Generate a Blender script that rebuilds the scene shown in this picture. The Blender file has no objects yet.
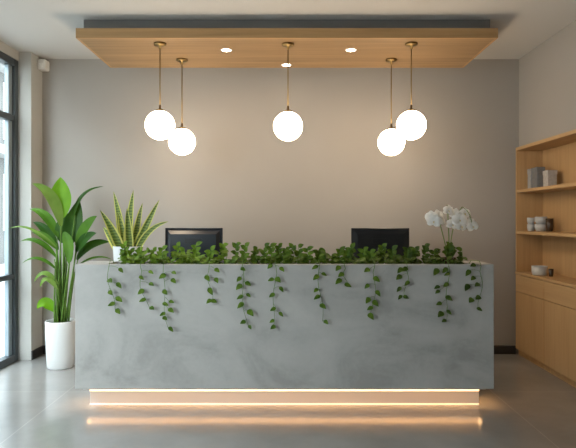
import bpy, bmesh, math, random
from mathutils import Vector, Matrix
random.seed(7)
S = bpy.context.scene
C = S.collection
V = Vector
PI = math.pi
CAMZ = 1.373
F = 560.0

def at(px, py, Y):
    """world point at depth Y which the photograph shows at pixel px, py"""
    s = F / Y
    return V(((px - 287) / s, Y, CAMZ - (py - 219) / s))

# ------------------------------------------------------------------ materials
def mat(name):
    m = bpy.data.materials.new(name); m.use_nodes = True
    nt = m.node_tree
    return m, nt, nt.nodes['Principled BSDF']

def lin(r, g, b):
    f = lambda c: (c / 255 / 12.92) if c / 255 <= 0.04045 else ((c / 255 + 0.055) / 1.055) ** 2.4
    return (f(r), f(g), f(b), 1)

def plain(name, col, rough=0.5, metal=0.0, spec=0.5, bump=0.0, bscale=200, var=0.0, vscale=6):
    m, nt, p = mat(name)
    p.inputs['Base Color'].default_value = col
    p.inputs['Roughness'].default_value = rough
    p.inputs['Metallic'].default_value = metal
    p.inputs['Specular IOR Level'].default_value = spec
    N = nt.nodes; L = nt.links
    tc = N.new('ShaderNodeTexCoord')
    if var:
        n = N.new('ShaderNodeTexNoise'); n.inputs['Scale'].default_value = vscale; n.inputs['Detail'].default_value = 5
        L.new(tc.outputs['Object'], n.inputs['Vector'])
        r = N.new('ShaderNodeValToRGB')
        r.color_ramp.elements[0].position = .3; r.color_ramp.elements[1].position = .7
        r.color_ramp.elements[0].color = [c * (1 - var) for c in col[:3]] + [1]
        r.color_ramp.elements[1].color = [min(1, c * (1 + var)) for c in col[:3]] + [1]
        L.new(n.outputs['Fac'], r.inputs['Fac']); L.new(r.outputs['Color'], p.inputs['Base Color'])
    if bump:
        n = N.new('ShaderNodeTexNoise'); n.inputs['Scale'].default_value = bscale; n.inputs['Detail'].default_value = 3
        L.new(tc.outputs['Object'], n.inputs['Vector'])
        b = N.new('ShaderNodeBump'); b.inputs['Strength'].default_value = bump; b.inputs['Distance'].default_value = .002
        L.new(n.outputs['Fac'], b.inputs['Height']); L.new(b.outputs['Normal'], p.inputs['Normal'])
    return m

def wood(name, c1, c2, axis=0, plank=None, plank_axis=1, rough=.45):
    """long grain running along axis; optional plank joints across plank_axis"""
    m, nt, p = mat(name); N = nt.nodes; L = nt.links
    tc = N.new('ShaderNodeTexCoord')
    mp = N.new('ShaderNodeMapping'); sc = [26, 26, 26]; sc[axis] = 1.3
    mp.inputs['Scale'].default_value = sc
    L.new(tc.outputs['Object'], mp.inputs['Vector'])
    n = N.new('ShaderNodeTexNoise'); n.inputs['Scale'].default_value = 1; n.inputs['Detail'].default_value = 6; n.inputs['Distortion'].default_value = .6
    L.new(mp.outputs['Vector'], n.inputs['Vector'])
    r = N.new('ShaderNodeValToRGB')
    r.color_ramp.elements[0].position = .25; r.color_ramp.elements[1].position = .75
    r.color_ramp.elements[0].color = c1; r.color_ramp.elements[1].color = c2
    L.new(n.outputs['Fac'], r.inputs['Fac'])
    col = r.outputs['Color']
    if plank:
        sx = N.new('ShaderNodeSeparateXYZ'); L.new(tc.outputs['Object'], sx.inputs[0])
        d = N.new('ShaderNodeMath'); d.operation = 'DIVIDE'; d.inputs[1].default_value = plank
        L.new(sx.outputs[plank_axis], d.inputs[0])
        fl = N.new('ShaderNodeMath'); fl.operation = 'FLOOR'; L.new(d.outputs[0], fl.inputs[0])
        wn = N.new('ShaderNodeTexWhiteNoise'); wn.noise_dimensions = '1D'; L.new(fl.outputs[0], wn.inputs['W'])
        fr = N.new('ShaderNodeMath'); fr.operation = 'FRACT'; L.new(d.outputs[0], fr.inputs[0])
        ls = N.new('ShaderNodeMath'); ls.operation = 'LESS_THAN'; ls.inputs[1].default_value = .05; L.new(fr.outputs[0], ls.inputs[0])
        mr = N.new('ShaderNodeMapRange'); mr.inputs['To Min'].default_value = .84; mr.inputs['To Max'].default_value = 1.08
        L.new(wn.outputs['Value'], mr.inputs['Value'])
        ml = N.new('ShaderNodeMath'); ml.operation = 'MULTIPLY_ADD'; ml.inputs[1].default_value = -.35
        L.new(ls.outputs[0], ml.inputs[0]); L.new(mr.outputs[0], ml.inputs[2])
        mx = N.new('ShaderNodeVectorMath'); mx.operation = 'SCALE'
        L.new(col, mx.inputs[0]); L.new(ml.outputs[0], mx.inputs['Scale']); col = mx.outputs[0]
    L.new(col, p.inputs['Base Color'])
    p.inputs['Roughness'].default_value = rough
    p.inputs['Specular IOR Level'].default_value = .35
    return m

def emit(name, col, strength, base=(.9, .9, .9, 1)):
    m, nt, p = mat(name)
    p.inputs['Base Color'].default_value = base
    p.inputs['Emission Color'].default_value = col
    p.inputs['Emission Strength'].default_value = strength
    return m

def concrete():
    m, nt, p = mat('concrete'); N = nt.nodes; L = nt.links
    tc = N.new('ShaderNodeTexCoord')
    mp = N.new('ShaderNodeMapping'); mp.inputs['Scale'].default_value = (1, 1, 1.5); mp.inputs['Location'].default_value = (3.1, .4, 2.2)
    L.new(tc.outputs['Object'], mp.inputs['Vector'])
    a = N.new('ShaderNodeTexNoise'); a.inputs['Scale'].default_value = 1.7; a.inputs['Detail'].default_value = 7; a.inputs['Roughness'].default_value = .55; a.inputs['Distortion'].default_value = .9
    b = N.new('ShaderNodeTexNoise'); b.inputs['Scale'].default_value = 34; b.inputs['Detail'].default_value = 4
    L.new(mp.outputs[0], a.inputs['Vector']); L.new(tc.outputs['Object'], b.inputs['Vector'])
    mix = N.new('ShaderNodeMath'); mix.operation = 'MULTIPLY_ADD'; mix.inputs[1].default_value = .14
    L.new(b.outputs['Fac'], mix.inputs[0]); L.new(a.outputs['Fac'], mix.inputs[2])
    r = N.new('ShaderNodeValToRGB'); e = r.color_ramp.elements
    e[0].position = .4; e[0].color = (.345, .332, .308, 1)
    e[1].position = .74; e[1].color = (.485, .468, .44, 1)
    k = e.new(.54); k.color = (.425, .411, .386, 1)
    L.new(mix.outputs[0], r.inputs['Fac']); L.new(r.outputs['Color'], p.inputs['Base Color'])
    p.inputs['Roughness'].default_value = .5
    p.inputs['Specular IOR Level'].default_value = .4
    bp = N.new('ShaderNodeBump'); bp.inputs['Strength'].default_value = .12; bp.inputs['Distance'].default_value = .004
    L.new(b.outputs['Fac'], bp.inputs['Height']); L.new(bp.outputs[0], p.inputs['Normal'])
    return m

def tiles():
    m, nt, p = mat('floor_tiles'); N = nt.nodes; L = nt.links
    tc = N.new('ShaderNodeTexCoord')
    mp = N.new('ShaderNodeMapping'); mp.inputs['Location'].default_value = (1.75, .62, 0)
    L.new(tc.outputs['Object'], mp.inputs['Vector'])
    bk = N.new('ShaderNodeTexBrick'); bk.offset = 0; bk.inputs['Scale'].default_value = 1
    bk.inputs['Brick Width'].default_value = 3.38; bk.inputs['Row Height'].default_value = 1.69
    bk.inputs['Mortar Size'].default_value = .0035; bk.inputs['Mortar Smooth'].default_value = .2
    bk.inputs['Color1'].default_value = (.30, .29, .275, 1); bk.inputs['Color2'].default_value = (.312, .302, .287, 1)
    bk.inputs['Mortar'].default_value = (.39, .372, .345, 1)
    L.new(mp.outputs[0], bk.inputs['Vector'])
    n = N.new('ShaderNodeTexNoise'); n.inputs['Scale'].default_value = 2.4; n.inputs['Detail'].default_value = 8; n.inputs['Roughness'].default_value = .6
    L.new(tc.outputs['Object'], n.inputs['Vector'])
    mr = N.new('ShaderNodeMapRange'); mr.inputs['From Min'].default_value = .3; mr.inputs['From Max'].default_value = .7
    mr.inputs['To Min'].default_value = .88; mr.inputs['To Max'].default_value = 1.08
    L.new(n.outputs['Fac'], mr.inputs['Value'])
    mx = N.new('ShaderNodeVectorMath'); mx.operation = 'SCALE'
    L.new(bk.outputs['Color'], mx.inputs[0]); L.new(mr.outputs[0], mx.inputs['Scale'])
    L.new(mx.outputs[0], p.inputs['Base Color'])
    p.inputs['Roughness'].default_value = .17
    p.inputs['IOR'].default_value = 2.25
    return m

def glass():
    m = bpy.data.materials.new('window_glass'); m.use_nodes = True
    nt = m.node_tree; nt.nodes.clear(); N = nt.nodes; L = nt.links
    o = N.new('ShaderNodeOutputMaterial'); mx = N.new('ShaderNodeMixShader'); mx.inputs[0].default_value = .05
    t = N.new('ShaderNodeBsdfTransparent'); t.inputs[0].default_value = (.95, .97, .97, 1)
    g = N.new('ShaderNodeBsdfGlossy'); g.inputs['Roughness'].default_value = .01
    L.new(t.outputs[0], mx.inputs[1]); L.new(g.outputs[0], mx.inputs[2]); L.new(mx.outputs[0], o.inputs[0])
    return m

def leafmat(name, c1, c2, scale=9, rough=.42, trans=.18):
    m, nt, p = mat(name); N = nt.nodes; L = nt.links
    tc = N.new('ShaderNodeTexCoord')
    n = N.new('ShaderNodeTexNoise'); n.inputs['Scale'].default_value = scale; n.inputs['Detail'].default_value = 3
    L.new(tc.outputs['Object'], n.inputs['Vector'])
    r = N.new('ShaderNodeValToRGB'); r.color_ramp.elements[0].position = .35; r.color_ramp.elements[1].position = .65
    r.color_ramp.elements[0].color = c1; r.color_ramp.elements[1].color = c2
    L.new(n.outputs['Fac'], r.inputs['Fac']); L.new(r.outputs[0], p.inputs['Base Color'])
    p.inputs['Roughness'].default_value = rough; p.inputs['Specular IOR Level'].default_value = .22
    tr = N.new('ShaderNodeBsdfTranslucent'); L.new(r.outputs[0], tr.inputs[0])
    mx = N.new('ShaderNodeMixShader'); mx.inputs[0].default_value = trans
    L.new(p.outputs[0], mx.inputs[1]); L.new(tr.outputs[0], mx.inputs[2])
    L.new(mx.outputs[0], N['Material Output'].inputs[0])
    return m

def snakemat():
    m, nt, p = mat('snake_leaf_green'); N = nt.nodes; L = nt.links
    tc = N.new('ShaderNodeTexCoord')
    w = N.new('ShaderNodeTexWave'); w.bands_direction = 'Z'; w.inputs['Scale'].default_value = 14; w.inputs['Distortion'].default_value = 5; w.inputs['Detail'].default_value = 3
    L.new(tc.outputs['Object'], w.inputs['Vector'])
    r = N.new('ShaderNodeValToRGB'); r.color_ramp.elements[0].color = (.07, .12, .017, 1); r.color_ramp.elements[1].color = (.19, .25, .045, 1)
    L.new(w.outputs['Fac'], r.inputs['Fac']); L.new(r.outputs[0], p.inputs['Base Color']); p.inputs['Roughness'].default_value = .4
    return m

def facademat():
    m, nt, p = mat('pale_brick'); N = nt.nodes; L = nt.links
    tc = N.new('ShaderNodeTexCoord'); mp = N.new('ShaderNodeMapping'); mp.inputs['Rotation'].default_value = (PI / 2, 0, PI / 2)
    L.new(tc.outputs['Object'], mp.inputs['Vector'])
    bk = N.new('ShaderNodeTexBrick'); bk.inputs['Scale'].default_value = .9
    bk.inputs['Color1'].default_value = (.05, .05, .049, 1); bk.inputs['Color2'].default_value = (.034, .034, .034, 1); bk.inputs['Mortar'].default_value = (.075, .075, .073, 1)
    L.new(mp.outputs[0], bk.inputs['Vector']); L.new(bk.outputs['Color'], p.inputs['Base Color']); p.inputs['Roughness'].default_value = .9
    return m

M = {}
M['wall'] = plain('wall_paint', (.365, .341, .312, 1), .85, spec=.2, bump=.15, bscale=160, var=.02, vscale=2)
M['pier'] = plain('pier_paint', (.47, .46, .43, 1), .8, spec=.2, bump=.1, bscale=160)
M['ceiling'] = plain('ceiling_paint', (.585, .565, .535, 1), .9, spec=.15, bump=.08, bscale=200)
M['floor'] = tiles()
M['base'] = plain('dark_baseboard', (.025, .022, .02, 1), .5)
M['frame'] = plain('window_metal', (.045, .055, .062, 1), .4, metal=.0)
M['sash'] = plain('window_sash_metal', (.3, .36, .4, 1), .35, metal=.2)
M['glass'] = glass()
M['concrete'] = concrete()
M['plinth'] = plain('plinth_laminate', (.60, .54, .48, 1), .5)
M['led'] = emit('led_strip_light', (1, .54, .22, 1), 16)
M['led_low'] = emit('led_profile_light', (1, .54, .24, 1), 1.0)
M['worktop'] = plain('worktop_laminate', (.5, .47, .43, 1), .4)
M['soil'] = plain('soil', (.03, .022, .015, 1), .95, bump=.8, bscale=120, var=.4, vscale=60)
M['canopy_wood'] = wood('canopy_wood', (.27, .17, .08, 1), (.41, .255, .125, 1), 0, .115, 1)
M['fascia_wood'] = wood('fascia_wood', (.38, .22, .095, 1), (.52, .315, .14, 1), 0)
M['mount'] = plain('mount_paint', (.2, .19, .18, 1), .7)
M['shelf_wood_z'] = wood('shelf_wood_upright', (.46, .285, .13, 1), (.56, .355, .17, 1), 2)
M['shelf_wood_y'] = wood('shelf_wood_long', (.46, .285, .13, 1), (.57, .365, .175, 1), 1)
M['brass'] = plain('brass', (.26, .18, .075, 1), .42, metal=1)
M['globe'] = emit('opal_globe', (1, .79, .565, 1), 16)
M['lens'] = emit('downlight_lens', (1, .82, .62, 1), 60)
M['ring'] = plain('downlight_ring', (.8, .78, .74, 1), .4)
M['white_pot'] = plain('white_ceramic', (.74, .74, .73, 1), .32)
M['monitor'] = plain('monitor_plastic', (.012, .012, .014, 1), .35)
M['monitor_blue'] = plain('monitor_slate_plastic', (.02, .025, .034, 1), .28)
M['sensor'] = plain('sensor_plastic', (.72, .7, .66, 1), .5)
M['big_leaf'] = leafmat('big_leaf', (.05, .135, .010, 1), (.085, .20, .014, 1), 5, .45)
M['bright_leaf'] = leafmat('bright_leaf', (.12, .29, .008, 1), (.17, .38, .012, 1), 6, .45, .3)
M['pale_leaf'] = leafmat('pale_leaf', (.13, .24, .04, 1), (.19, .31, .06, 1), 6, .45, .3)
M['dark_leaf'] = leafmat('dark_leaf', (.022, .075, .007, 1), (.04, .115, .010, 1), 6, .45)
M['stem'] = plain('green_stem', (.10, .20, .03, 1), .5, spec=.25, var=.25, vscale=15)
M['snake'] = snakemat()
M['snake_edge'] = plain('snake_leaf_margin', (.62, .6, .15, 1), .45, spec=.25)
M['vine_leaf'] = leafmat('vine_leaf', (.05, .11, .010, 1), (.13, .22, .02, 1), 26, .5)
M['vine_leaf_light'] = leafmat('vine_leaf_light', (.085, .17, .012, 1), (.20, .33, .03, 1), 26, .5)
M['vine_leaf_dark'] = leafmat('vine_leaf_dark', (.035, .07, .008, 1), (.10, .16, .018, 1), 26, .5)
M['petal'] = leafmat('white_petal', (.80, .79, .76, 1), (.88, .87, .84, 1), 30, .5, .3)
M['lip'] = plain('orchid_lip', (.75, .6, .3, 1), .5)
M['grey_box'] = plain('grey_card', (.36, .36, .36, 1), .7, var=.1, vscale=30)
M['dark_box'] = plain('charcoal_card', (.2, .2, .2, 1), .7, var=.1, vscale=30)
M['paper'] = plain('paper_pages', (.6, .57, .5, 1), .8)
M['stone_jar'] = plain('stoneware', (.46, .44, .41, 1), .6, var=.15, vscale=40)
M['cup'] = plain('grey_glazed_cup', (.5, .51, .51, 1), .4)
M['bowl'] = plain('white_bowl', (.62, .63, .62, 1), .35)
M['dark_pot'] = plain('brown_glass', (.05, .03, .016, 1), .25)
M['facade'] = facademat()
M['street'] = plain('pavement', (.30, .30, .295, 1), .9, var=.1)
M['winpane'] = plain('far_window', (.1, .12, .14, 1), .2)

# ------------------------------------------------------------------ mesh helpers
class MB:
    def __init__(self): self.v = []; self.f = []; self.mi = []
    def add(self, vs, fs, mi=0):
        b = len(self.v); self.v += [V(x) for x in vs]
        self.f += [tuple(i + b for i in f) for f in fs]
        self.mi += ([mi] * len(fs) if isinstance(mi, int) else list(mi))
        return self
    def box(self, x0, x1, y0, y1, z0, z1, mi=0):
        return self.add([(x, y, z) for z in (z0, z1) for y in (y0, y1) for x in (x0, x1)],
            [(0, 2, 3, 1), (4, 5, 7, 6), (0, 1, 5, 4), (2, 6, 7, 3), (0, 4, 6, 2), (1, 3, 7, 5)], mi)
    def lathe(self, cx, cy, prof, n=32, mi=0):
        """prof: list of (r, z); r == 0 closes with a fan"""
        vs = []; fs = []; rows = []
        for r, z in prof:
            if r <= 1e-6: rows.append([len(vs)]); vs.append((cx, cy, z))
            else:
                rows.append(list(range(len(vs), len(vs) + n)))
                vs += [(cx + r * math.cos(2 * PI * k / n), cy + r * math.sin(2 * PI * k / n), z) for k in range(n)]
        for a, b in zip(rows, rows[1:]):
            for k in range(n):
                k2 = (k + 1) % n
                if len(a) == 1 and len(b) == 1: continue
                if len(a) == 1: fs.append((a[0], b[k2], b[k]))
                elif len(b) == 1: fs.append((a[k], a[k2], b[0]))
                else: fs.append((a[k], a[k2], b[k2], b[k]))
        return self.add(vs, fs, mi)
    def tube(self, pts, r, n=7, mi=0):
        pts = [V(p) for p in pts]; vs = []; fs = []
        for i, p in enumerate(pts):
            t = (pts[min(i + 1, len(pts) - 1)] - pts[max(i - 1, 0)]).normalized()
            u = t.cross(V((0, 1, 0)) if abs(t.y) < .9 else V((1, 0, 0))).normalized(); w = t.cross(u)
            rr = r(i / (len(pts) - 1)) if callable(r) else r
            vs += [p + (u * math.cos(2 * PI * k / n) + w * math.sin(2 * PI * k / n)) * rr for k in range(n)]
        for i in range(len(pts) - 1):
            for k in range(n):
                fs.append((i * n + k, i * n + (k + 1) % n, (i + 1) * n + (k + 1) % n, (i + 1) * n + k))
        fs.append(tuple(range(n))[::-1]); fs.append(tuple((len(pts) - 1) * n + k for k in range(n)))
        return self.add(vs, fs, mi)
    def blade(self, pts, width, up, fold=.25, cols=5, edge_mi=None, mi=0, wave=0):
        """a leaf along pts; width(t) is the half width; up is the side the upper face looks to"""
        pts = [V(p) for p in pts]; n = len(pts); vs = []; fs = []; ms = []
        for i, p in enumerate(pts):
            t = (pts[min(i + 1, n - 1)] - pts[max(i - 1, 0)]).normalized()
            side = t.cross(V(up))
            side = side.normalized() if side.length > 1e-5 else V((1, 0, 0))
            nn = side.cross(t).normalized()
            w = max(width(i / (n - 1)), .0004)
            for k in range(cols):
                a = -1 + 2 * k / (cols - 1)
                vs.append(p + side * a * w + nn * (abs(a) * w * fold + wave * w * math.sin(i * 1.7 + a * 2)))
        for i in range(n - 1):
            for k in range(cols - 1):
                fs.append((i * cols + k, i * cols + k + 1, (i + 1) * cols + k + 1, (i + 1) * cols + k))
                ms.append(edge_mi if edge_mi is not None and k in (0, cols - 2) else mi)
        return self.add(vs, fs, ms)

ROOT = {}
def obj(name, mb, m, parent=None, bevel=0, smooth=False, segs=2, subsurf=0, loc=None):
    off = V((0, 0, 0))
    if parent is not None:
        r = parent
        while r.parent: r = r.parent
        off = V(r.location)
    elif loc is not None: off = V(loc)
    me = bpy.data.meshes.new(name)
    me.from_pydata([tuple(v - off) for v in mb.v], [], mb.f)
    for x in (m if isinstance(m, (list, tuple)) else [m]): me.materials.append(x)
    me.polygons.foreach_set('material_index', mb.mi)
    if smooth: me.polygons.foreach_set('use_smooth', [True] * len(me.polygons))
    bm = bmesh.new(); bm.from_mesh(me); 
    if not smooth or smooth == 'solid': bmesh.ops.recalc_face_normals(bm, faces=bm.faces)
    bm.to_mesh(me); bm.free(); me.update()
    o = bpy.data.objects.new(name, me); C.objects.link(o)
    if parent is not None: o.parent = parent
    elif loc is not None: o.location = off
    if bevel:
        b = o.modifiers.new('Bevel', 'BEVEL'); b.width = bevel; b.segments = segs; b.limit_method = 'ANGLE'; b.angle_limit = math.radians(40)
    if subsurf:
        s = o.modifiers.new('Subdivision', 'SUBSURF'); s.levels = subsurf; s.render_levels = subsurf
    return o

def thing(name, label, cat, loc, group=None):
    o = bpy.data.objects.new(name, None); C.objects.link(o); o.location = loc; o.empty_display_size = .1
    o['label'] = label; o['category'] = cat
    if group: o['group'] = group
    return o

def tag(o, label, cat, group=None):
    o['label'] = label; o['category'] = cat
    if group: o['group'] = group
    return o

def struct(name, mb, m, bevel=0, parent=None):
    o = obj(name, mb, m, parent, bevel)
    if parent is None: o['kind'] = 'structure'
    return o

def bez(a, b, c, n=8):
    a, b, c = V(a), V(b), V(c)
    return [a * (1 - t) ** 2 + b * 2 * t * (1 - t) + c * t * t for t in [i / n for i in range(n + 1)]]

# ------------------------------------------------------------------ setting
XL, XR, YB, YF, H = -2.61, 2.36, 5.70, -2.0, 3.0
struct('floor', MB().box(-2.75, 2.75, YF, YB + .15, -.1, 0), M['floor'])
struct('ceiling', MB().box(-2.75, 2.75, YF, YB + .15, H, H + .15), M['ceiling'])
struct('wall_back', MB().box(-2.75, 2.75, YB, YB + .15, 0, H), M['wall'])
struct('wall_front', MB().box(-2.75, 2.75, YF - .15, YF, 0, H), M['wall'])
NY = 3.80   # the niche for the shelving runs from here to the back wall
struct('wall_right', MB().box(XR, 2.75, YF, NY, 0, H).box(XR, 2.75, NY, YB, 2.10, H).box(2.62, 2.75, NY, YB, 0, 2.10), M['wall'])
struct('wall_left', MB().box(XL - .14, XL, YF, 5.45, 2.91, H).box(XL - .07, -2.49, 5.45, YB, 0, H), M['pier'])
struct('baseboard_back', MB().box(-2.49, 2.325, YB - .015, YB, 0, .088), M['base'], .003)
struct('baseboard_left', MB().box(-2.49, -2.475, 5.45, YB - .015, 0, .088), M['base'], .003)

# glazed left side: five tall bays
edges = [5.45, 3.60, 1.75, -.10, -1.95]
for i in range(4):
    y1, y0 = edges[i], edges[i + 1]
    fr = MB()
    fx0, fx1 = XL - .09, XL - .005
    fr.box(fx0, fx1, y1 - .07, y1, 0, 2.91).box(fx0, fx1, y0, y0 + .07, 0, 2.91)
    fr.box(fx0, fx1, y0 + .07, y1 - .07, 2.84, 2.91).box(fx0, fx1, y0 + .07, y1 - .07, 0, .07)
    w = struct('window_%d' % (i + 1), fr, M['frame'], .004)
    tb = MB().box(XL - .08, XL - .012, y0 + .07, y1 - .07, 2.31, 2.37).box(XL - .08, XL - .012, y0 + .07, y1 - .07, .795, .845)
    obj('transom', tb, M['frame'], w, .003)
    sh = MB(); a0, a1 = y0 + .07, y1 - .07
    sh.box(XL - .07, XL - .03, a1 - .07, a1, .07, 2.84).box(XL - .07, XL - .03, a0, a0 + .07, .07, 2.84)
    obj('sash', sh, M['sash'], w, .003)
    obj('glass', MB().box(XL - .055, XL - .047, a0 + .07, a1 - .07, .07, 2.84), M['glass'], w)

# outside
struct('street', MB().box(-40, -2.75, -30, 60, -.25, -.05).box(-2.75, 20, -30, YF - .15, -.25, -.05), M['street'])
b = thing('building', 'grey brick building with ledges seen across the street through the glazing', 'building', (-9, 20, -.05))
obj('wall', MB().box(-12, -9, -6, 44, -.05, 6.2), M['facade'], b)
for z in (3.3, 6.0):
    obj('ledge', MB().box(-9.0, -8.3, -6, 44, z, z + .25), M['street'], b)
for k in range(5):
    for z in (1.0, 3.9):
        f = obj('window', MB().box(-9.02, -8.94, 5.75 + k * 6, 7.55 + k * 6, z, z + 1.8), M['sensor'], b)
        obj('pane', MB().box(-8.95, -8.93, 5.85 + k * 6, 7.45 + k * 6, z + .1, z + 1.7), M['winpane'], f)

# ------------------------------------------------------------------ reception desk
DX0, DX1, DY = -1.514, 1.479, 4.0
ZS = .982
ZT, ZB = 1.049, .159
desk = thing('reception_desk', 'long grey concrete reception desk with warm glowing plinth', 'reception desk', (0, 4.4, 0))
fp = MB()
fp.box(DX0, DX1, DY, DY + .045, ZB, ZT)
obj('front_panel', fp, M['concrete'], desk, .004)
obj('end_panel', MB().box(DX0, DX0 + .05, DY + .045, DY + .33, ZB, ZT), M['concrete'], desk, .004)
obj('end_panel', MB().box(DX1 - .05, DX1, DY + .045, DY + .33, ZB, ZT), M['concrete'], desk, .004)
obj('end_panel', MB().box(DX0, DX0 + .05, DY + .33, DY + .95, 0, .72), M['concrete'], desk, .004)
obj('end_panel', MB().box(DX1 - .05, DX1, DY + .33, DY + .95, 0, .72), M['concrete'], desk, .004)
TX0, TX1 = -1.30, 1.33
tr = MB()
tr.box(DX0 + .05, DX1 - .05, DY + .28, DY + .33, ZB, ZT)                      # rear wall of the planter
tr.box(DX0 + .05, TX0, DY + .045, DY + .28, ZT - .06, ZT).box(TX1, DX1 - .05, DY + .045, DY + .28, ZT - .06, ZT)
tr.box(TX0, TX1, DY + .045, DY + .28, .86, .88)
obj('planter_trough', tr, M['concrete'], desk)
sb = MB(); nx, ny = 90, 8
sv = [(TX0 + (TX1 - TX0) * i / nx, DY + .046 + .233 * j / ny, ZS + random.uniform(-.006, .004)) for j in range(ny + 1) for i in range(nx + 1)]
sb.add(sv, [(j * (nx + 1) + i, j * (nx + 1) + i + 1, (j + 1) * (nx + 1) + i + 1, (j + 1) * (nx + 1) + i) for j in range(ny) for i in range(nx)])
so = obj('soil', sb, M['soil'], desk, smooth=True); so['kind'] = 'stuff'
obj('worktop', MB().box(DX0, DX1, DY + .33, DY + .98, .72, .76), M['worktop'], desk, .003)
PX0, PX1, PY = -1.458, 1.42, 4.145
obj('plinth', MB().box(PX0, PX1, PY, DY + .33, 0, ZB - .001), M['plinth'], desk, .002)
st = MB()
st.box(PX0, PX1, PY - .028, PY - .008, ZB - .010, ZB - .001)
obj('led_strip', st, M['led'], desk)
obj('led_strip', MB().box(PX0, PX1, PY - .006, PY - .001, .001, .008), M['led_low'], desk)
obj('led_strip', MB().box(PX0, PX1, PY - .007, PY - .001, .100, .112), M['led_low'], desk)
obj('lip', MB().box(PX0 - .035, PX1 + .035, PY - .045, PY - .037, ZB - .034, ZB - .0005), M['concrete'], desk)  # unseen lip, added to hide the LED strip from the floor reflection
obj('led_strip', MB().box(PX0 - .03, PX0 - .004, PY, DY + .30, ZB - .013, ZB - .001), M['led'], desk)
obj('led_strip', MB().box(PX1 + .004, PX1 + .03, PY, DY + .30, ZB - .013, ZB - .001), M['led'], desk)

# ------------------------------------------------------------------ ceiling canopy and lamps
CZ0, CZ1 = 2.821, 2.90
CX0, CX1, CY0, CY1 = -1.69, 1.688, 4.48, 5.36
can = thing('ceiling_canopy', 'wide planked oak canopy hung flat under the ceiling above the desk', 'ceiling canopy', (0, 4.92, CZ0))
obj('plank_panel', MB().box(CX0 + .02, CX1 - .02, CY0 + .02, CY1 - .02, CZ0 + .0008, CZ1), M['canopy_wood'], can)
fa = MB().box(CX0, CX1, CY0, CY0 + .02, CZ0, CZ1).box(CX0, CX1, CY1 - .02, CY1, CZ0, CZ1)
fa.box(CX0, CX0 + .02, CY0 + .02, CY1 - .02, CZ0, CZ1).box(CX1 - .02, CX1, CY0 + .02, CY1 - .02, CZ0, CZ1)
obj('fascia', fa, M['fascia_wood'], can)
obj('mounting_frame', MB().box(CX0 + .03, CX1 - .03, CY0 + .09, CY1 - .06, CZ1, H), M['mount'], can)

def pendant(px, py, pyTop, label):
    s = (219 - pyTop) / (CZ0 - CAMZ); Y = F / s
    c = at(px, py, Y); r = .121
    t = thing('pendant_lamp', label, 'pendant lamp', (c.x, Y, CZ0), 'opal globe pendants under the wooden canopy')
    obj('ceiling_rose', MB().lathe(c.x, Y, [(0, CZ0), (.052, CZ0), (.052, CZ0 - .012), (.046, CZ0 - .018), (.012, CZ0 - .02), (.010, CZ0 - .045), (0, CZ0 - .045)]), M['brass'], t, smooth='solid')
    obj('rod', MB().lathe(c.x, Y, [(0, CZ0 - .04), (.0048, CZ0 - .04), (.0048, c.z + r + .03), (0, c.z + r + .03)], 12), M['brass'], t, smooth='solid')
    obj('cap', MB().lathe(c.x, Y, [(0, c.z + r + .045), (.008, c.z + r + .045), (.010, c.z + r + .014), (.034, c.z + r + .008), (.036, c.z + r - .012), (0, c.z + r - .012)]), M['brass'], t, smooth='solid')
    pr = [(r * math.sin(PI * k / 24), c.z + r * math.cos(PI * k / 24)) for k in range(25)]
    pr[0] = (0, c.z + r); pr[-1] = (0, c.z - r)
    obj('globe', MB().lathe(c.x, Y, pr, 40), M['globe'], t, smooth='solid')
pendant(160, 125.3, 43.5, 'higher opal globe pendant on brass rod of the pair above the snake plant')
pendant(182, 141.8, 59.5, 'lower opal globe pendant on brass rod of the pair above the snake plant')
pendant(288, 126.3, 44, 'single opal globe pendant on brass rod hanging alone over the desk middle')
pendant(391.3, 142.3, 59.5, 'lower opal globe pendant on brass rod of the pair nearest the orchid')
pendant(411.3, 125.3, 43.5, 'higher opal globe pendant on brass rod of the pair nearest the orchid')

def downlight(px, py, label):
    s = (219 - py) / (CZ0 - CAMZ); Y = F / s; x = (px - 287) / s
    t = thing('downlight', label, 'downlight', (x, Y, CZ0), 'recessed downlights in the wooden canopy')
    obj('trim_ring', MB().lathe(x, Y, [(.036, CZ0 + .0005), (.036, CZ0 - .003), (.048, CZ0 - .004), (.050, CZ0 + .0005)], 32), M['ring'], t, smooth='solid')
    obj('lens', MB().lathe(x, Y, [(0, CZ0 - .0012), (.036, CZ0 - .0012), (.036, CZ0 + .0005), (0, CZ0 + .0005)], 32), M['lens'], t, smooth='solid')
downlight(226.5, 50, 'lit downlight in the canopy between single globe and globe pair above snake plant')
downlight(351, 50, 'lit downlight in the canopy between single globe and globe pair near the orchid')
downlight(286.5, 65, 'lit round downlight in the canopy behind the single middle globe')

# motion sensor
mt = thing('motion_sensor', 'small white plastic sensor box high in the corner under the ceiling', 'sensor', (-2.46, 5.6, 2.84))
c = at(41.5, 64, 5.60)
obj('housing', MB().box(c.x - .042, c.x + .042, 5.585, YB, c.z - .055, c.z + .05), M['sensor'], mt, .016, segs=3)
obj('lens', MB().box(c.x - .024, c.x + .024, 5.578, 5.587, c.z - .035, c.z + .005), M['ring'], mt, .006)
mt.location = (0, 0, 0)
for ch in mt.children:
    for v in ch.data.vertices: v.co += V((-2.46, 5.6, 2.84)) - V((c.x, 5.6, c.z))
mt.location = (c.x, 5.6, c.z)

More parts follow.
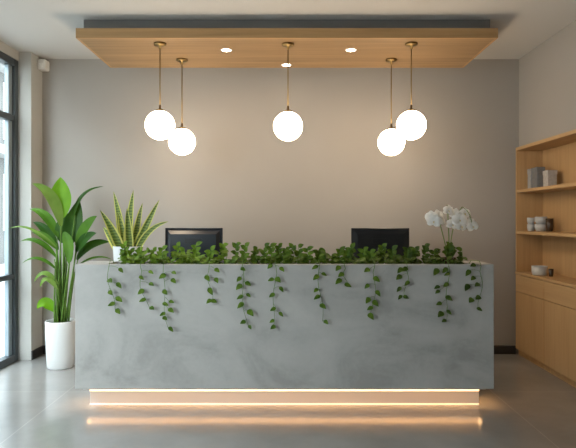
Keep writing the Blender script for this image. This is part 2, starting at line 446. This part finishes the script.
# ------------------------------------------------------------------ monitors
def monitor(x0, x1, ytop, label, mt, Y, pan):
    s = F / Y
    w = (x1 - x0) / s; cx = ((x0 + x1) / 2 - 287) / s; zt = CAMZ - (ytop - 219) / s; h = .285; zb = zt - h
    t = thing('computer_monitor', label, 'monitor', (cx, Y + .06, .76), 'computer monitors behind the desk planter')
    a, b = cx - w / 2, cx + w / 2
    obj('screen', MB().box(a + .004, b - .004, Y + .026, Y + .034, zb + .004, zt - .004), M['monitor'], t, .002)
    k = MB()   # back shell: outer rim, sloped shoulder, raised flat panel
    def ring(i, y): return [(a + i, y, zb + i), (b - i, y, zb + i), (b - i, y, zt - i), (a + i, y, zt - i)]
    vs = ring(0, Y + .026) + ring(0, Y + .006) + ring(.012 if pan > .01 else .003, Y) + ring(.018 if pan > .01 else .004, Y + (.004 if pan > .01 else 0)) + ring(.05, Y - pan) 
    fs = []
    for q in range(4):
        for j in range(4):
            j2 = (j + 1) % 4
            fs.append((q * 4 + j, q * 4 + j2, q * 4 + 4 + j2, q * 4 + 4 + j))
    fs.append((16, 17, 18, 19)); fs.append((3, 2, 1, 0))
    obj('back_shell', k.add(vs, fs), mt, t)
    obj('vent_panel', MB().box(cx - .07, cx + .07, Y - pan - .002, Y - pan + .001, zt - .125, zt - .085), M['monitor'], t, .001)
    obj('stand', MB().box(cx - .03, cx + .03, Y - pan - .012, Y - pan + .018, .765, zb + .12), M['monitor'], t, .004)
    obj('base', MB().box(cx - .12, cx + .12, Y - .1, Y + .10, .761, .773), M['monitor'], t, .005)
monitor(165, 222.5, 228, 'slate computer monitor with sloped-edge back standing behind the planter near the snake plant', M['monitor_blue'], 4.62, .028)
monitor(351.5, 409.5, 228, 'plain black computer monitor standing behind the planter nearer the orchid', M['monitor'], 4.62, .006)

# ------------------------------------------------------------------ tall potted plant
PYY = 5.2
pc = at(60.7, 370, PYY)
tp = thing('potted_plant', 'tall broad-leaved green plant in white floor pot beside the desk', 'potted plant', (pc.x, PYY, 0))
R = .134
obj('pot', MB().lathe(pc.x, PYY, [(0, 0), (R * .84, 0), (R * .89, .012), (R * .94, .12), (R, .30), (R * 1.01, .426), (R * .995, .433), (R * .94, .431), (R * .93, .40), (0, .40)], 48), M['white_pot'], tp, smooth='solid')
obj('soil', MB().lathe(pc.x, PYY, [(0, .413), (R * .6, .415), (R * .935, .408), (R * .935, .395), (0, .395)], 32), M['soil'], tp, smooth='solid')['kind'] = 'stuff'
# leaf: base px, tip px, mid offset px, half width (m), depth of base, depth of tip, facing, material
fwd = V((0, -1, .35))
LV = [
 ((62, 218), (60.5, 177), (61, 196), .098, -.02, .02, (.1, -1, .2), 'bright_leaf'),
 ((61, 226), (32, 183.5), (52, 194), .058, -.05, -.10, (.55, -.7, .5), 'pale_leaf'),
 ((74, 216), (103.5, 186.5), (82, 193), .036, .02, .12, (-.3, -.55, .8), 'dark_leaf'),
 ((67, 246), (79, 199), (74, 224), .085, .02, .06, (.15, -1, .15), 'dark_leaf'),
 ((63, 243), (69, 213), (62, 226), .066, .05, .05, (0, -1, .2), 'dark_leaf'),
 ((76, 246), (97, 216), (86, 226), .062, .0, -.03, (-.35, -.9, .4), 'big_leaf'),
 ((76, 252), (96.5, 233), (85, 238), .056, -.03, -.08, (-.2, -.9, .5), 'dark_leaf'),
 ((77, 260), (110, 242), (90, 244), .052, .02, .05, (-.2, -.85, .6), 'dark_leaf'),
 ((64, 232), (68, 264), (70, 246), .048, -.07, -.14, (0, -1, .25), 'big_leaf'),
 ((58, 237), (29.5, 209), (46, 214), .046, .03, .08, (.3, -.75, .6), 'big_leaf'),
 ((58, 250), (33, 222), (46, 229), .045, .06, .10, (.3, -.8, .5), 'dark_leaf'),
 ((57, 248), (7.5, 229), (30, 226), .020, -.05, -.10, (.1, -.45, .9), 'pale_leaf'),
 ((57, 258), (20, 241.5), (38, 239), .030, .0, .0, (.1, -.6, .8), 'big_leaf'),
 ((58, 250), (32, 232), (44, 235), .035, -.02, -.02, (.3, -.8, .5), 'big_leaf'),
 ((57, 270), (22, 263.5), (38, 256), .024, .0, -.05, (0, -.5, .9), 'big_leaf'),
 ((75, 268), (112, 259.5), (94, 256), .020, .02, .05, (0, -.5, .9), 'big_leaf'),
 ((58, 284), (34, 282), (44, 270), .028, -.06, -.09, (.2, -.6, .8), 'pale_leaf'),
 ((58, 290), (40, 287.5), (46, 276), .026, -.08, -.12, (.2, -.7, .7), 'pale_leaf'),
 ((56, 312), (37, 309), (45, 300), .050, -.05, -.09, (.1, -1, .3), 'bright_leaf'),
 ((70, 262), (66, 235), (69, 248), .045, -.04, -.06, (-.1, -1, .1), 'big_leaf'),
 ((66, 228), (58, 200), (60, 214), .05, .06, .09, (.2, -1, .2), 'big_leaf'),
]
for bpx, tpx, mpx, hw, d0, d1, up, mk in LV:
    b0 = at(bpx[0], bpx[1], PYY + d0); t0 = at(tpx[0], tpx[1], PYY + d1); m0 = at(2 * mpx[0] - (bpx[0] + tpx[0]) / 2, 2 * mpx[1] - (bpx[1] + tpx[1]) / 2, PYY + (d0 + d1) / 2)
    m0 = (m0 + at(mpx[0], mpx[1], PYY + (d0 + d1) / 2)) / 2
    lb = MB().blade(bez(b0, m0, t0, 12), lambda t, hw=hw: hw * (math.sin(PI * min(1, t * .97 + .03) ** .85)) ** .8, up, .22, 7)
    lf = obj('leaf', lb, M[mk], tp, smooth=True, subsurf=1)
    foot = V((pc.x + max(-.07, min(.07, (bpx[0] - 62) / 108 * .4)) + random.uniform(-.02, .02), PYY + random.uniform(-.05, .05), .42))
    mid = V(((foot.x * .55 + b0.x * .45) , foot.y * .5 + b0.y * .5, (foot.z + b0.z) / 2 + .05))
    obj('petiole', MB().tube(bez(foot, mid, b0 + (t0 - b0).normalized() * .01, 8), lambda t: .0095 - .005 * t, 7), M['stem'], lf, smooth=True)
for k in range(6):
    fx = pc.x + random.uniform(-.055, .06); fy = PYY + random.uniform(-.06, .04)
    obj('stalk', MB().tube(bez((fx, fy, .42), (fx + random.uniform(-.02, .02), fy, .8), (fx + random.uniform(-.03, .04), fy + random.uniform(-.03, .03), random.uniform(.9, 1.15)), 8), lambda t: .010 - .006 * t, 7), M['stem'], tp, smooth=True)

# ------------------------------------------------------------------ snake plant
SY = 4.50
sc_ = at(128.5, 263, SY)
sp = thing('snake_plant', 'snake plant with yellow-edged sword leaves in white pot behind the desk', 'snake plant', (sc_.x, SY, .76))
r1 = 15 / (F / SY); zt = at(0, 246, SY).z
obj('pot', MB().lathe(sc_.x, SY, [(0, .761), (r1 * .8, .761), (r1 * .84, .77), (r1 * .98, zt - .03), (r1, zt - .004), (r1 * .98, zt), (r1 * .92, zt - .004), (r1 * .9, zt - .04), (0, zt - .04)], 40), M['white_pot'], sp, smooth='solid')
obj('soil', MB().lathe(sc_.x, SY, [(0, zt - .018), (r1 * .91, zt - .02), (r1 * .9, zt - .045), (0, zt - .045)], 24), M['soil'], sp, smooth='solid')['kind'] = 'stuff'
SV = [((124, 247), (113.5, 191.5), (122, 222), .033, .02), ((128, 247), (133.5, 190), (129, 220), .033, -.02), ((121, 247), (100, 210), (114, 231), .034, -.04),
      ((134, 247), (142.5, 203), (137, 226), .031, .05), ((135, 247), (159.5, 199.5), (145, 228), .030, -.03), ((137, 248), (168.5, 221.5), (147, 226), .024, -.05),
      ((119, 248), (103, 227), (112, 237), .030, .06), ((130, 248), (127, 208), (128, 228), .030, -.06), ((126, 248), (118, 212), (123, 230), .028, .0)]
for bpx, tpx, mpx, hw, dy in SV:
    b0 = at(bpx[0], bpx[1], SY + dy * .7) - V((0, 0, .03)); t0 = at(tpx[0], tpx[1], SY + dy * 2.2); m0 = at(mpx[0], mpx[1], SY + dy * 1.2)
    lb = MB().blade(bez(b0, m0, t0, 12), lambda t, hw=hw: 1.55 * hw * (.62 + .6 * t - .25 * t * t) * (1 - max(0, t - .25) / .75) ** .75, (random.uniform(-.35, .35), -1, .15), .35, 7, edge_mi=1)
    obj('leaf', lb, [M['snake'], M['snake_edge']], sp, smooth=True, subsurf=1)

# ------------------------------------------------------------------ planter row: trailing vine plants
def vleaf(mb, base, d, up, L, hw, mi=0):
    d = V(d).normalized(); droop = V((0, 0, -.18 * L))
    pts = [base + d * (L * t) + droop * t * t for t in (0, .12, .3, .5, .7, .87, 1)]
    pr = (.18, .72, 1.0, .92, .66, .33, .02)
    ts = (0, .12, .3, .5, .7, .87, 1)
    def w(t):
        i = int(round(t * 6)); return hw * pr[i]
    mb.blade(pts, w, up, .22, 3, mi=mi)

VN = [
 (116, [(110, 280.5), (110.5, 292.5), (111.5, 304), (119, 299), (118, 311), (121, 270), (119, 285)], 'at the planter end before the snake plant pot'),
 (146, [(141.5, 277.5), (141, 291.5), (142.5, 300), (151, 272), (151.5, 284), (152, 308)], 'in planter gap between snake plant pot and slate monitor'),
 (168, [(162.5, 276), (174, 272.5), (173.5, 280.5), (165, 292), (171.5, 301.5), (171, 310), (165.5, 304), (162.5, 314), (165, 318), (171, 329)], 'with long strand, at the slate monitor edge nearest the snake plant'),
 (212, [(207.5, 278), (216.5, 280), (217, 270), (210.5, 291), (209, 301), (214, 301)], 'with short strand, at the slate monitor edge away from snake plant'),
 (244, [(239, 279), (239, 286.5), (243, 269), (248, 283.5), (240, 297), (248.5, 295), (240.5, 305), (250.5, 312.5), (243, 322), (250, 327)], 'with long strand, just past the slate monitor'),
 (276, [(271, 279.5), (278, 279.5), (282, 269), (281.5, 289), (272, 295), (273, 309), (281, 314), (272, 321), (273, 327), (270, 266)], 'with tall sprigs directly below the single globe pendant'),
 (318, [(315, 267), (324, 274), (316, 277), (316, 290), (317, 297), (323, 306), (326, 322)], 'with thin strand, between single globe pendant and black monitor'),
 (342, [(338, 268), (341, 274.5), (338.5, 281), (348, 285)], 'beside the black monitor with the shortest strand of the row'),
 (371, [(367, 270), (376.5, 279), (367, 286), (378, 293), (368, 300), (375.5, 303), (370, 308), (371, 316)], 'in front of the black monitor with a long strand'),
 (402, [(400, 270), (399, 277), (407, 283), (399, 289), (400, 297), (406, 297), (405, 269)], 'under the black monitor edge facing the orchid, short strand'),
 (442, [(436, 271.5), (445, 270), (447, 274), (446, 284.5), (437, 287), (437.5, 291.5), (449, 298), (439, 303.5), (449, 312), (440.5, 314), (444, 320.5)], 'directly below the white orchid, with a long strand'),
 (473, [(473, 265), (468, 272.5), (473, 278), (467, 287), (477, 284.5), (471, 300), (478, 297.5), (479.5, 309)], 'at the planter end beyond the orchid, nearest the shelving'),
]
FY = 3.955
OY = 4.19
OX = at(449, 250, OY).x
bounds = [104, 131, 156, 190, 228, 260, 297, 330, 356, 387, 422, 447, 470]
for i, (sx, leaves, where) in enumerate(VN):
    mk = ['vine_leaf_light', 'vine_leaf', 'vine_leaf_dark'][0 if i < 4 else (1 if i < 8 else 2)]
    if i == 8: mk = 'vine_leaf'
    x0 = at(sx, 263, 4.14).x
    t = thing('trailing_plant', 'trailing vine plant ' + where, 'trailing plant', (x0, 4.16, ZS), 'trailing vine plants along the desk planter')
    # bushy top
    fb = MB()
    a = max(at(max(bounds[i], 120), 0, 4.16).x, TX0 + .02); b_ = min(at(bounds[i + 1], 0, 4.16).x, TX1 - .02)
    lo, hi = a + .0015, b_ - .0015
    def ok(m):
        for v in m.v:
            sl = .55 * (v.y - 4.16)
            if not ((lo + sl if i else lo) < v.x < (hi + sl if i < 11 else hi)): return False
            if i > 9 and math.hypot(v.x - OX, v.y - OY) < .064 and v.z < 1.22: return False
            if v.z < ZS + .010: return False
            if v.z < ZT + .005 and not (4.05 < v.y < 4.275): return False
            if v.y > 4.32: return False
        return True
    def put(m): fb.add(m.v, m.f, m.mi)
    pal = i < 4
    n = int((b_ - a) / .0042)
    for k in range(n):
        ed = k % 5; p = V((lo + (hi - lo) * random.random() if ed > 1 else (lo + random.uniform(.004, .035) if ed else hi - random.uniform(.004, .035)), random.uniform(4.06, 4.26), ZS + .012)); lean = V((random.gauss(0, .4), random.uniform(-.55, .4), 1))
        hgt = random.uniform(.045, .095) if k % 5 else random.uniform(.10, .145)
        top = p + lean.normalized() * hgt
        if k % 2 == 0:
            m = MB().tube([p, (p + top) / 2 + V((0, 0, .003)), top], .0016, 5, mi=1)
            if ok(m): put(m)
        for q in range(3):
            for trial in range(9):
                th = random.uniform(0, 2 * PI)
                d = V((math.cos(th), math.sin(th) * .8 - .25, random.uniform(-.2, 1.0)))
                L = random.uniform(.045, .075) if pal else random.uniform(.036, .058)
                m = MB(); vleaf(m, top, d, (random.uniform(-.3, .3), -.6, .8), L, L * (.22 if pal else .32))
                if ok(m): put(m); break
    ns = {4: 3, 5: 5, 6: 4, 7: 4}.get(i, 3)
    for k in range(ns):
        x = a + (b_ - a) * (k + .5 + random.uniform(-.2, .2)) / ns; y = random.uniform(4.1, 4.2)
        p = V((x, y, ZS + .012)); top = V((x + random.uniform(-.02, .02), y, random.uniform(1.12, 1.178)))
        m = MB().tube(bez(p, (p + top) / 2 + V((.005, 0, 0)), top, 4), .0018, 5, mi=1)
        if ok(m): put(m)
        for q in range(6):
            pp = p.lerp(top, .45 + .11 * q); sgn = 1 if q % 2 else -1
            for trial in range(4):
                m = MB(); vleaf(m, pp, (sgn * random.uniform(.4, 1), random.uniform(-.5, .1), random.uniform(.3, 1.1)), (0, -.9, .5), random.uniform(.046, .064), .018)
                if ok(m): put(m); break
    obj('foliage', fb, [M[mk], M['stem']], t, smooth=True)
    # hanging strand
    vb = MB(); ybot = max(q[1] for q in leaves)
    xr = min(max(x0, TX0 + .03), TX1 - .03); yr = 4.09 if i > 9 else 4.14
    path = [V((xr, yr, ZS + .012)), V(((x0 + xr) / 2, 4.068, 1.075)), V((x0, 4.0, 1.072)), V((x0 + .002, 3.972, 1.04))]
    zend = at(0, ybot, FY).z; steps = 8; ph = random.uniform(0, 6)
    lastx = at(leaves[-1][0], 0, FY).x
    for k in range(1, steps + 1):
        u = k / steps
        path.append(V((x0 + (lastx - x0) * u * u * .6 + .012 * math.sin(ph + u * 7), 3.972 - .006 * math.sin(u * 5), 1.04 + (zend - 1.04) * u)))
    vb.tube(path, lambda u: .0024 - .0010 * u, 6, mi=1)
    for (lx, ly) in leaves:
        c0 = at(lx, ly, FY); 
        near = min(path[3:], key=lambda p: abs(p.z - (c0.z + .012)))
        sgn = 1 if c0.x > near.x else -1
        d = V((sgn * random.uniform(.5, 1), random.uniform(-.55, -.1), random.uniform(-.65, -.1))).normalized()
        L = random.uniform(.040, .056) * (.8 if ly > 318 else 1)
        st0 = c0 - d * L * .5
        vb.tube(bez(near, (near + st0) / 2 + V((0, -.006, .012)), st0, 4), .0012, 5, mi=1)
        m = MB(); vleaf(m, st0, d, (-.2 * sgn, -.75, .75), L, L * random.uniform(.32, .42))
        my = max(v.y for v in m.v) - 3.99
        if my > 0:
            for v in m.v: v.y -= my
        vb.add(m.v, m.f, m.mi)
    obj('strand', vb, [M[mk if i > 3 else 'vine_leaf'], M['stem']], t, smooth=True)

# ------------------------------------------------------------------ orchid
oc = at(449, 250, OY)
orc = thing('orchid', 'white orchid in bloom rising from the planter end near the shelving', 'orchid', (oc.x, OY, ZS))
obj('pot', MB().lathe(oc.x, OY, [(0, ZS + .008), (.042, ZS + .008), (.05, 1.07), (.052, 1.085), (.046, 1.085), (.044, 1.06), (0, 1.06)], 28), M['dark_pot'], orc, smooth='solid')
for k, (dx, dy, dz) in enumerate([(-.058, -.012, .05), (.058, -.01, .06), (.01, -.058, .05), (-.02, .05, .09), (.04, .03, .10), (-.03, -.03, .12), (.025, -.02, .115), (-.04, -.04, .07), (.04, -.04, .08)]):
    p = V((oc.x, OY, 1.075)); q = p + V((dx, dy, dz))
    obj('leaf', MB().blade(bez(p, p + V((dx * .4, dy * .4, dz * 1.1)), q, 7), lambda t: .024 * math.sin(PI * min(1, t * .93 + .07)) ** .7, (0, -.8, .6), .3, 5), M['vine_leaf_dark'], orc, smooth=True)
stems = [((447, 252), (441, 226), (436, 211)), ((450, 252), (452, 220), (462, 207)), ((449, 252), (449, 226), (447, 205))]
spts = []
for a, b_, c in stems:
    bb = bez(at(*a, OY), at(*b_, OY + .01), at(*c, OY + .02), 12); spts += bb
    obj('stem', MB().tube(bb, .0032, 7), M['stem'], orc, smooth=True)
tb = bez(at(462, 207, OY + .02), at(470, 210, OY), at(472, 224, OY - .01), 6); spts += tb
obj('stem', MB().tube(tb, .0026, 7), M['stem'], orc, smooth=True)
FL = [(431.5, 214.5, .05, -.03), (437, 213.5, .05, .02), (434, 219, .056, -.05), (440, 219, .044, .01), (448, 208, .044, .0), (455, 211.5, .046, .03),
      (464.5, 211, .046, .02), (459.5, 217.5, .060, -.04), (452, 222, .048, -.01), (461, 224, .044, -.02), (472.5, 224, .046, -.01), (470, 219.5, .036, .02)]
for fx, fy, rr, dy in FL:
    c0 = at(fx, fy + 2.5, OY + dy)
    fd = V((random.uniform(-.45, .45), -1, random.uniform(-.15, .35))).normalized()
    ux = fd.cross(V((0, 0, 1))).normalized(); uz = ux.cross(fd).normalized()
    mb = MB(); rot = random.uniform(-.3, .3)
    for ang, l, w in [(PI / 2, 1, .42), (PI * 7 / 6, .95, .42), (-PI / 6, .95, .42), (.25, 1.0, .62), (PI - .25, 1.0, .62)]:
        ang += rot; dirv = ux * math.cos(ang) + uz * math.sin(ang)
        off = fd * (.004 if w > .5 else 0)
        pts = [c0 + off + dirv * rr * l * u + fd * (.010 * math.sin(u * 2.6) - .012 * u * u) for u in (0, .2, .4, .6, .8, 1)]
        mb.blade(pts, lambda t, w=w: rr * w * math.sin(PI * min(1, .12 + t * .86)) ** .6, fd, .12, 5)
    fo = obj('flower', mb, M['petal'], orc, smooth=True)
    lp = MB()
    lp.blade([c0 + fd * .004, c0 + fd * .014 - uz * .004, c0 + fd * .016 - uz * .014], lambda t: .007 * (1 - .6 * t), fd, .5, 3)
    obj('lip', lp, M['lip'], fo, smooth=True)
    n0 = min(spts, key=lambda p: (p - c0).length)
    obj('pedicel', MB().tube(bez(n0, (n0 + c0) / 2 + V((0, .01, .012)), c0 - fd * .003, 5), .0016, 5), M['stem'], fo, smooth=True)

# ------------------------------------------------------------------ built-in shelving
UX0, UX1 = 2.318, 2.60
CT = .842
sh = thing('shelving_unit', 'tall open oak shelving built into the wall niche above the cabinets', 'shelving', (2.46, 4.74, CT))
Y0, Y1 = NY + .005, 5.680
obj('side_panel', MB().box(UX0, UX1 - .018, Y1 - .025, Y1, CT, 2.095), M['shelf_wood_z'], sh, .002)
obj('side_panel', MB().box(UX0, UX1 - .018, Y0, Y0 + .025, CT, 2.095), M['shelf_wood_z'], sh, .002)
obj('top_panel', MB().box(UX0, UX1 - .018, Y0 + .025, Y1 - .025, 2.063, 2.095), M['shelf_wood_y'], sh, .002)
obj('back_panel', MB().box(UX1 - .018, UX1, Y0, Y1, CT, 2.095), M['shelf_wood_z'], sh)
S1, S2 = 1.668, 1.254
for z in (S1, S2):
    obj('shelf', MB().box(UX0 + .004, UX1 - .018, Y0 + .025, Y1 - .025, z - .03, z), M['shelf_wood_y'], sh, .002)
tag(obj('cabinet_top', MB().box(UX0 - .004, UX1, Y0, Y1, CT - .025, CT), M['shelf_wood_y'], None, .002, loc=(2.46, 4.74, CT)), 'long oak counter slab topping the low cabinets', 'countertop')
cw = (Y1 - Y0) / 3
for k, lab in enumerate(['low oak cabinet with drawer and door in the room corner', 'low oak cabinet with drawer and door, second out from the room corner', 'low oak cabinet with drawer and door, third out from the room corner']):
    b1 = Y1 - k * cw - .001; b0 = Y1 - (k + 1) * cw + .001
    cb = thing('base_cabinet', lab, 'cabinet', (2.46, (b0 + b1) / 2, 0), 'low cabinets under the shelving')
    obj('carcass', MB().box(UX0 + .02, UX1, b0, b1, .06, CT - .0255), M['shelf_wood_z'], cb)
    obj('toe_kick', MB().box(UX0 + .03, UX1, b0, b1, 0, .06), M['fascia_wood'], cb)
    obj('drawer', MB().box(UX0, UX0 + .0195, b0 + .0015, b1 - .0015, .645, CT - .03), M['shelf_wood_y'], cb, .0015)
    obj('door', MB().box(UX0, UX0 + .0195, b0 + .0015, b1 - .0015, .064, .641), M['shelf_wood_z'], cb, .0015)

# books and vessels on the shelves
def book(px, Y, w, h, mk, label, z=S1, pages=False, dx=.09):
    s = F / Y; x = (px - 287) / s
    t = thing('book', label, 'book', (x, Y, z), 'books on the upper shelf')
    obj('cover', MB().box(x - w / 2, x + w / 2, Y, Y + .004, z, z + h).box(x - w / 2, x + w / 2, Y + .026, Y + .03, z, z + h).box(x - w / 2, x - w / 2 + .004, Y + .004, Y + .026, z, z + h), M[mk], t, .001)
    obj('pages', MB().box(x - w / 2 + .005, x + w / 2 - .005, Y + .004, Y + .026, z + .004, z + h - .005), M['paper'], t)
def storage(px, Y, w, d, h, mk, label):
    s = F / Y; x = (px - 287) / s; z = S1 + .0012
    t = thing('storage_box', label, 'box', (x, Y, z), 'boxes on the upper shelf')
    obj('body', MB().box(x - w / 2, x + w / 2, Y, Y + d, z, z + h * .74), M[mk], t, .003)
    obj('lid', MB().box(x - w / 2 - .003, x + w / 2 + .003, Y - .003, Y + d + .003, z + h * .74, z + h), M[mk], t, .003)
storage(533.5, 5.56, .050, .08, .205, 'grey_box', 'tall pale grey box on the upper shelf, hard by the room corner')
storage(541, 5.42, .075, .12, .208, 'dark_box', 'tall charcoal box on the upper shelf between a pale grey box and stone jar')
storage(552.5, 5.22, .085, .10, .16, 'stone_jar', 'shorter stone-grey box on the upper shelf beside the charcoal box')

def vessel(name, px, Y, r, h, z, mk, label, cat, group, bowl=False):
    s = F / Y; x = (px - 287) / s; z += .0012
    pr = [(0, z), (r * .72, z), (r * .8, z + .004), (r, z + h * .45), (r, z + h), (r * .9, z + h), (r * .88, z + h * .5), (0, z + h * .12)]
    if bowl: pr = [(0, z), (r * .85, z), (r * .9, z + .008), (r * .99, z + h * .3), (r, z + h), (r * .95, z + h), (r * .85, z + h * .4), (0, z + h * .2)]
    t = thing(name, label, cat, (x, Y, z), group)
    obj('body', MB().lathe(x, Y, pr, 32), M[mk], t, smooth='solid')
    obj('rim', MB().lathe(x, Y, [(r * .9, z + h), (r * 1.02, z + h), (r * 1.02, z + h + .005), (r * .9, z + h + .005), (r * .9, z + h)], 32), M[mk], t, smooth='solid')
g = 'cups on the middle shelf'
vessel('cup', 531, 5.52, .036, .062, S2, 'cup', 'lower grey cup of the stack by the corner on the middle shelf', 'cup', g)
vessel('cup', 531, 5.52, .036, .058, S2 + .068, 'cup', 'upper grey cup of the stack by the corner on the middle shelf', 'cup', g)
vessel('cup', 541, 5.42, .056, .066, S2, 'cup', 'lower wide grey cup of the middle stack on the middle shelf', 'cup', g)
vessel('cup', 541, 5.42, .056, .062, S2 + .072, 'cup', 'upper wide grey cup of the middle stack on the middle shelf', 'cup', g)
vessel('jar', 549.5, 5.28, .034, .118, S2, 'dark_pot', 'dark brown jar standing beside the cup stacks', 'jar', None)
vessel('bowl', 539.5, 5.30, .070, .08, CT, 'bowl', 'white bowl standing on the cabinet counter', 'bowl', None, True)
vessel('jar', 551, 5.16, .022, .065, CT, 'dark_pot', 'small dark brown jar on the counter beside the white bowl', 'jar', None)

# ------------------------------------------------------------------ light
w = bpy.data.worlds.new('World'); S.world = w; w.use_nodes = True
nt = w.node_tree; bg = nt.nodes['Background']
tc = nt.nodes.new('ShaderNodeTexCoord'); sx = nt.nodes.new('ShaderNodeSeparateXYZ'); rp = nt.nodes.new('ShaderNodeValToRGB')
nt.links.new(tc.outputs['Generated'], sx.inputs[0]); nt.links.new(sx.outputs['Z'], rp.inputs['Fac'])
rp.color_ramp.elements[0].color = (.86, .95, 1, 1); rp.color_ramp.elements[1].color = (.82, .93, 1, 1)
nt.links.new(rp.outputs[0], bg.inputs['Color'])
bg.inputs['Strength'].default_value = 10.0
for i in range(4):
    y1, y0 = edges[i], edges[i + 1]
    l = bpy.data.lights.new('daylight_portal', 'AREA'); l.shape = 'RECTANGLE'; l.size = 2.8; l.size_y = y1 - y0
    l.cycles.is_portal = True
    o = bpy.data.objects.new('daylight_portal', l); C.objects.link(o)
    o.location = (XL - .12, (y0 + y1) / 2, 1.46); o.rotation_euler = (0, -PI / 2, 0)

# ------------------------------------------------------------------ camera
cam = bpy.data.cameras.new('camera'); co = bpy.data.objects.new('camera', cam); C.objects.link(co)
co.location = (0, 0, CAMZ); co.rotation_euler = (PI / 2, 0, 0)
cam.sensor_width = 36; cam.lens = 36 * F / 576
cam.shift_x = 1 / 576; cam.shift_y = -5 / 576
cam.clip_start = .05
S.camera = co
vs = S.view_settings
S.display_settings.display_device = 'sRGB'
vs.view_transform = 'Standard'; vs.look = 'None'; vs.gamma = 1; vs.use_curve_mapping = False; vs.exposure = .38
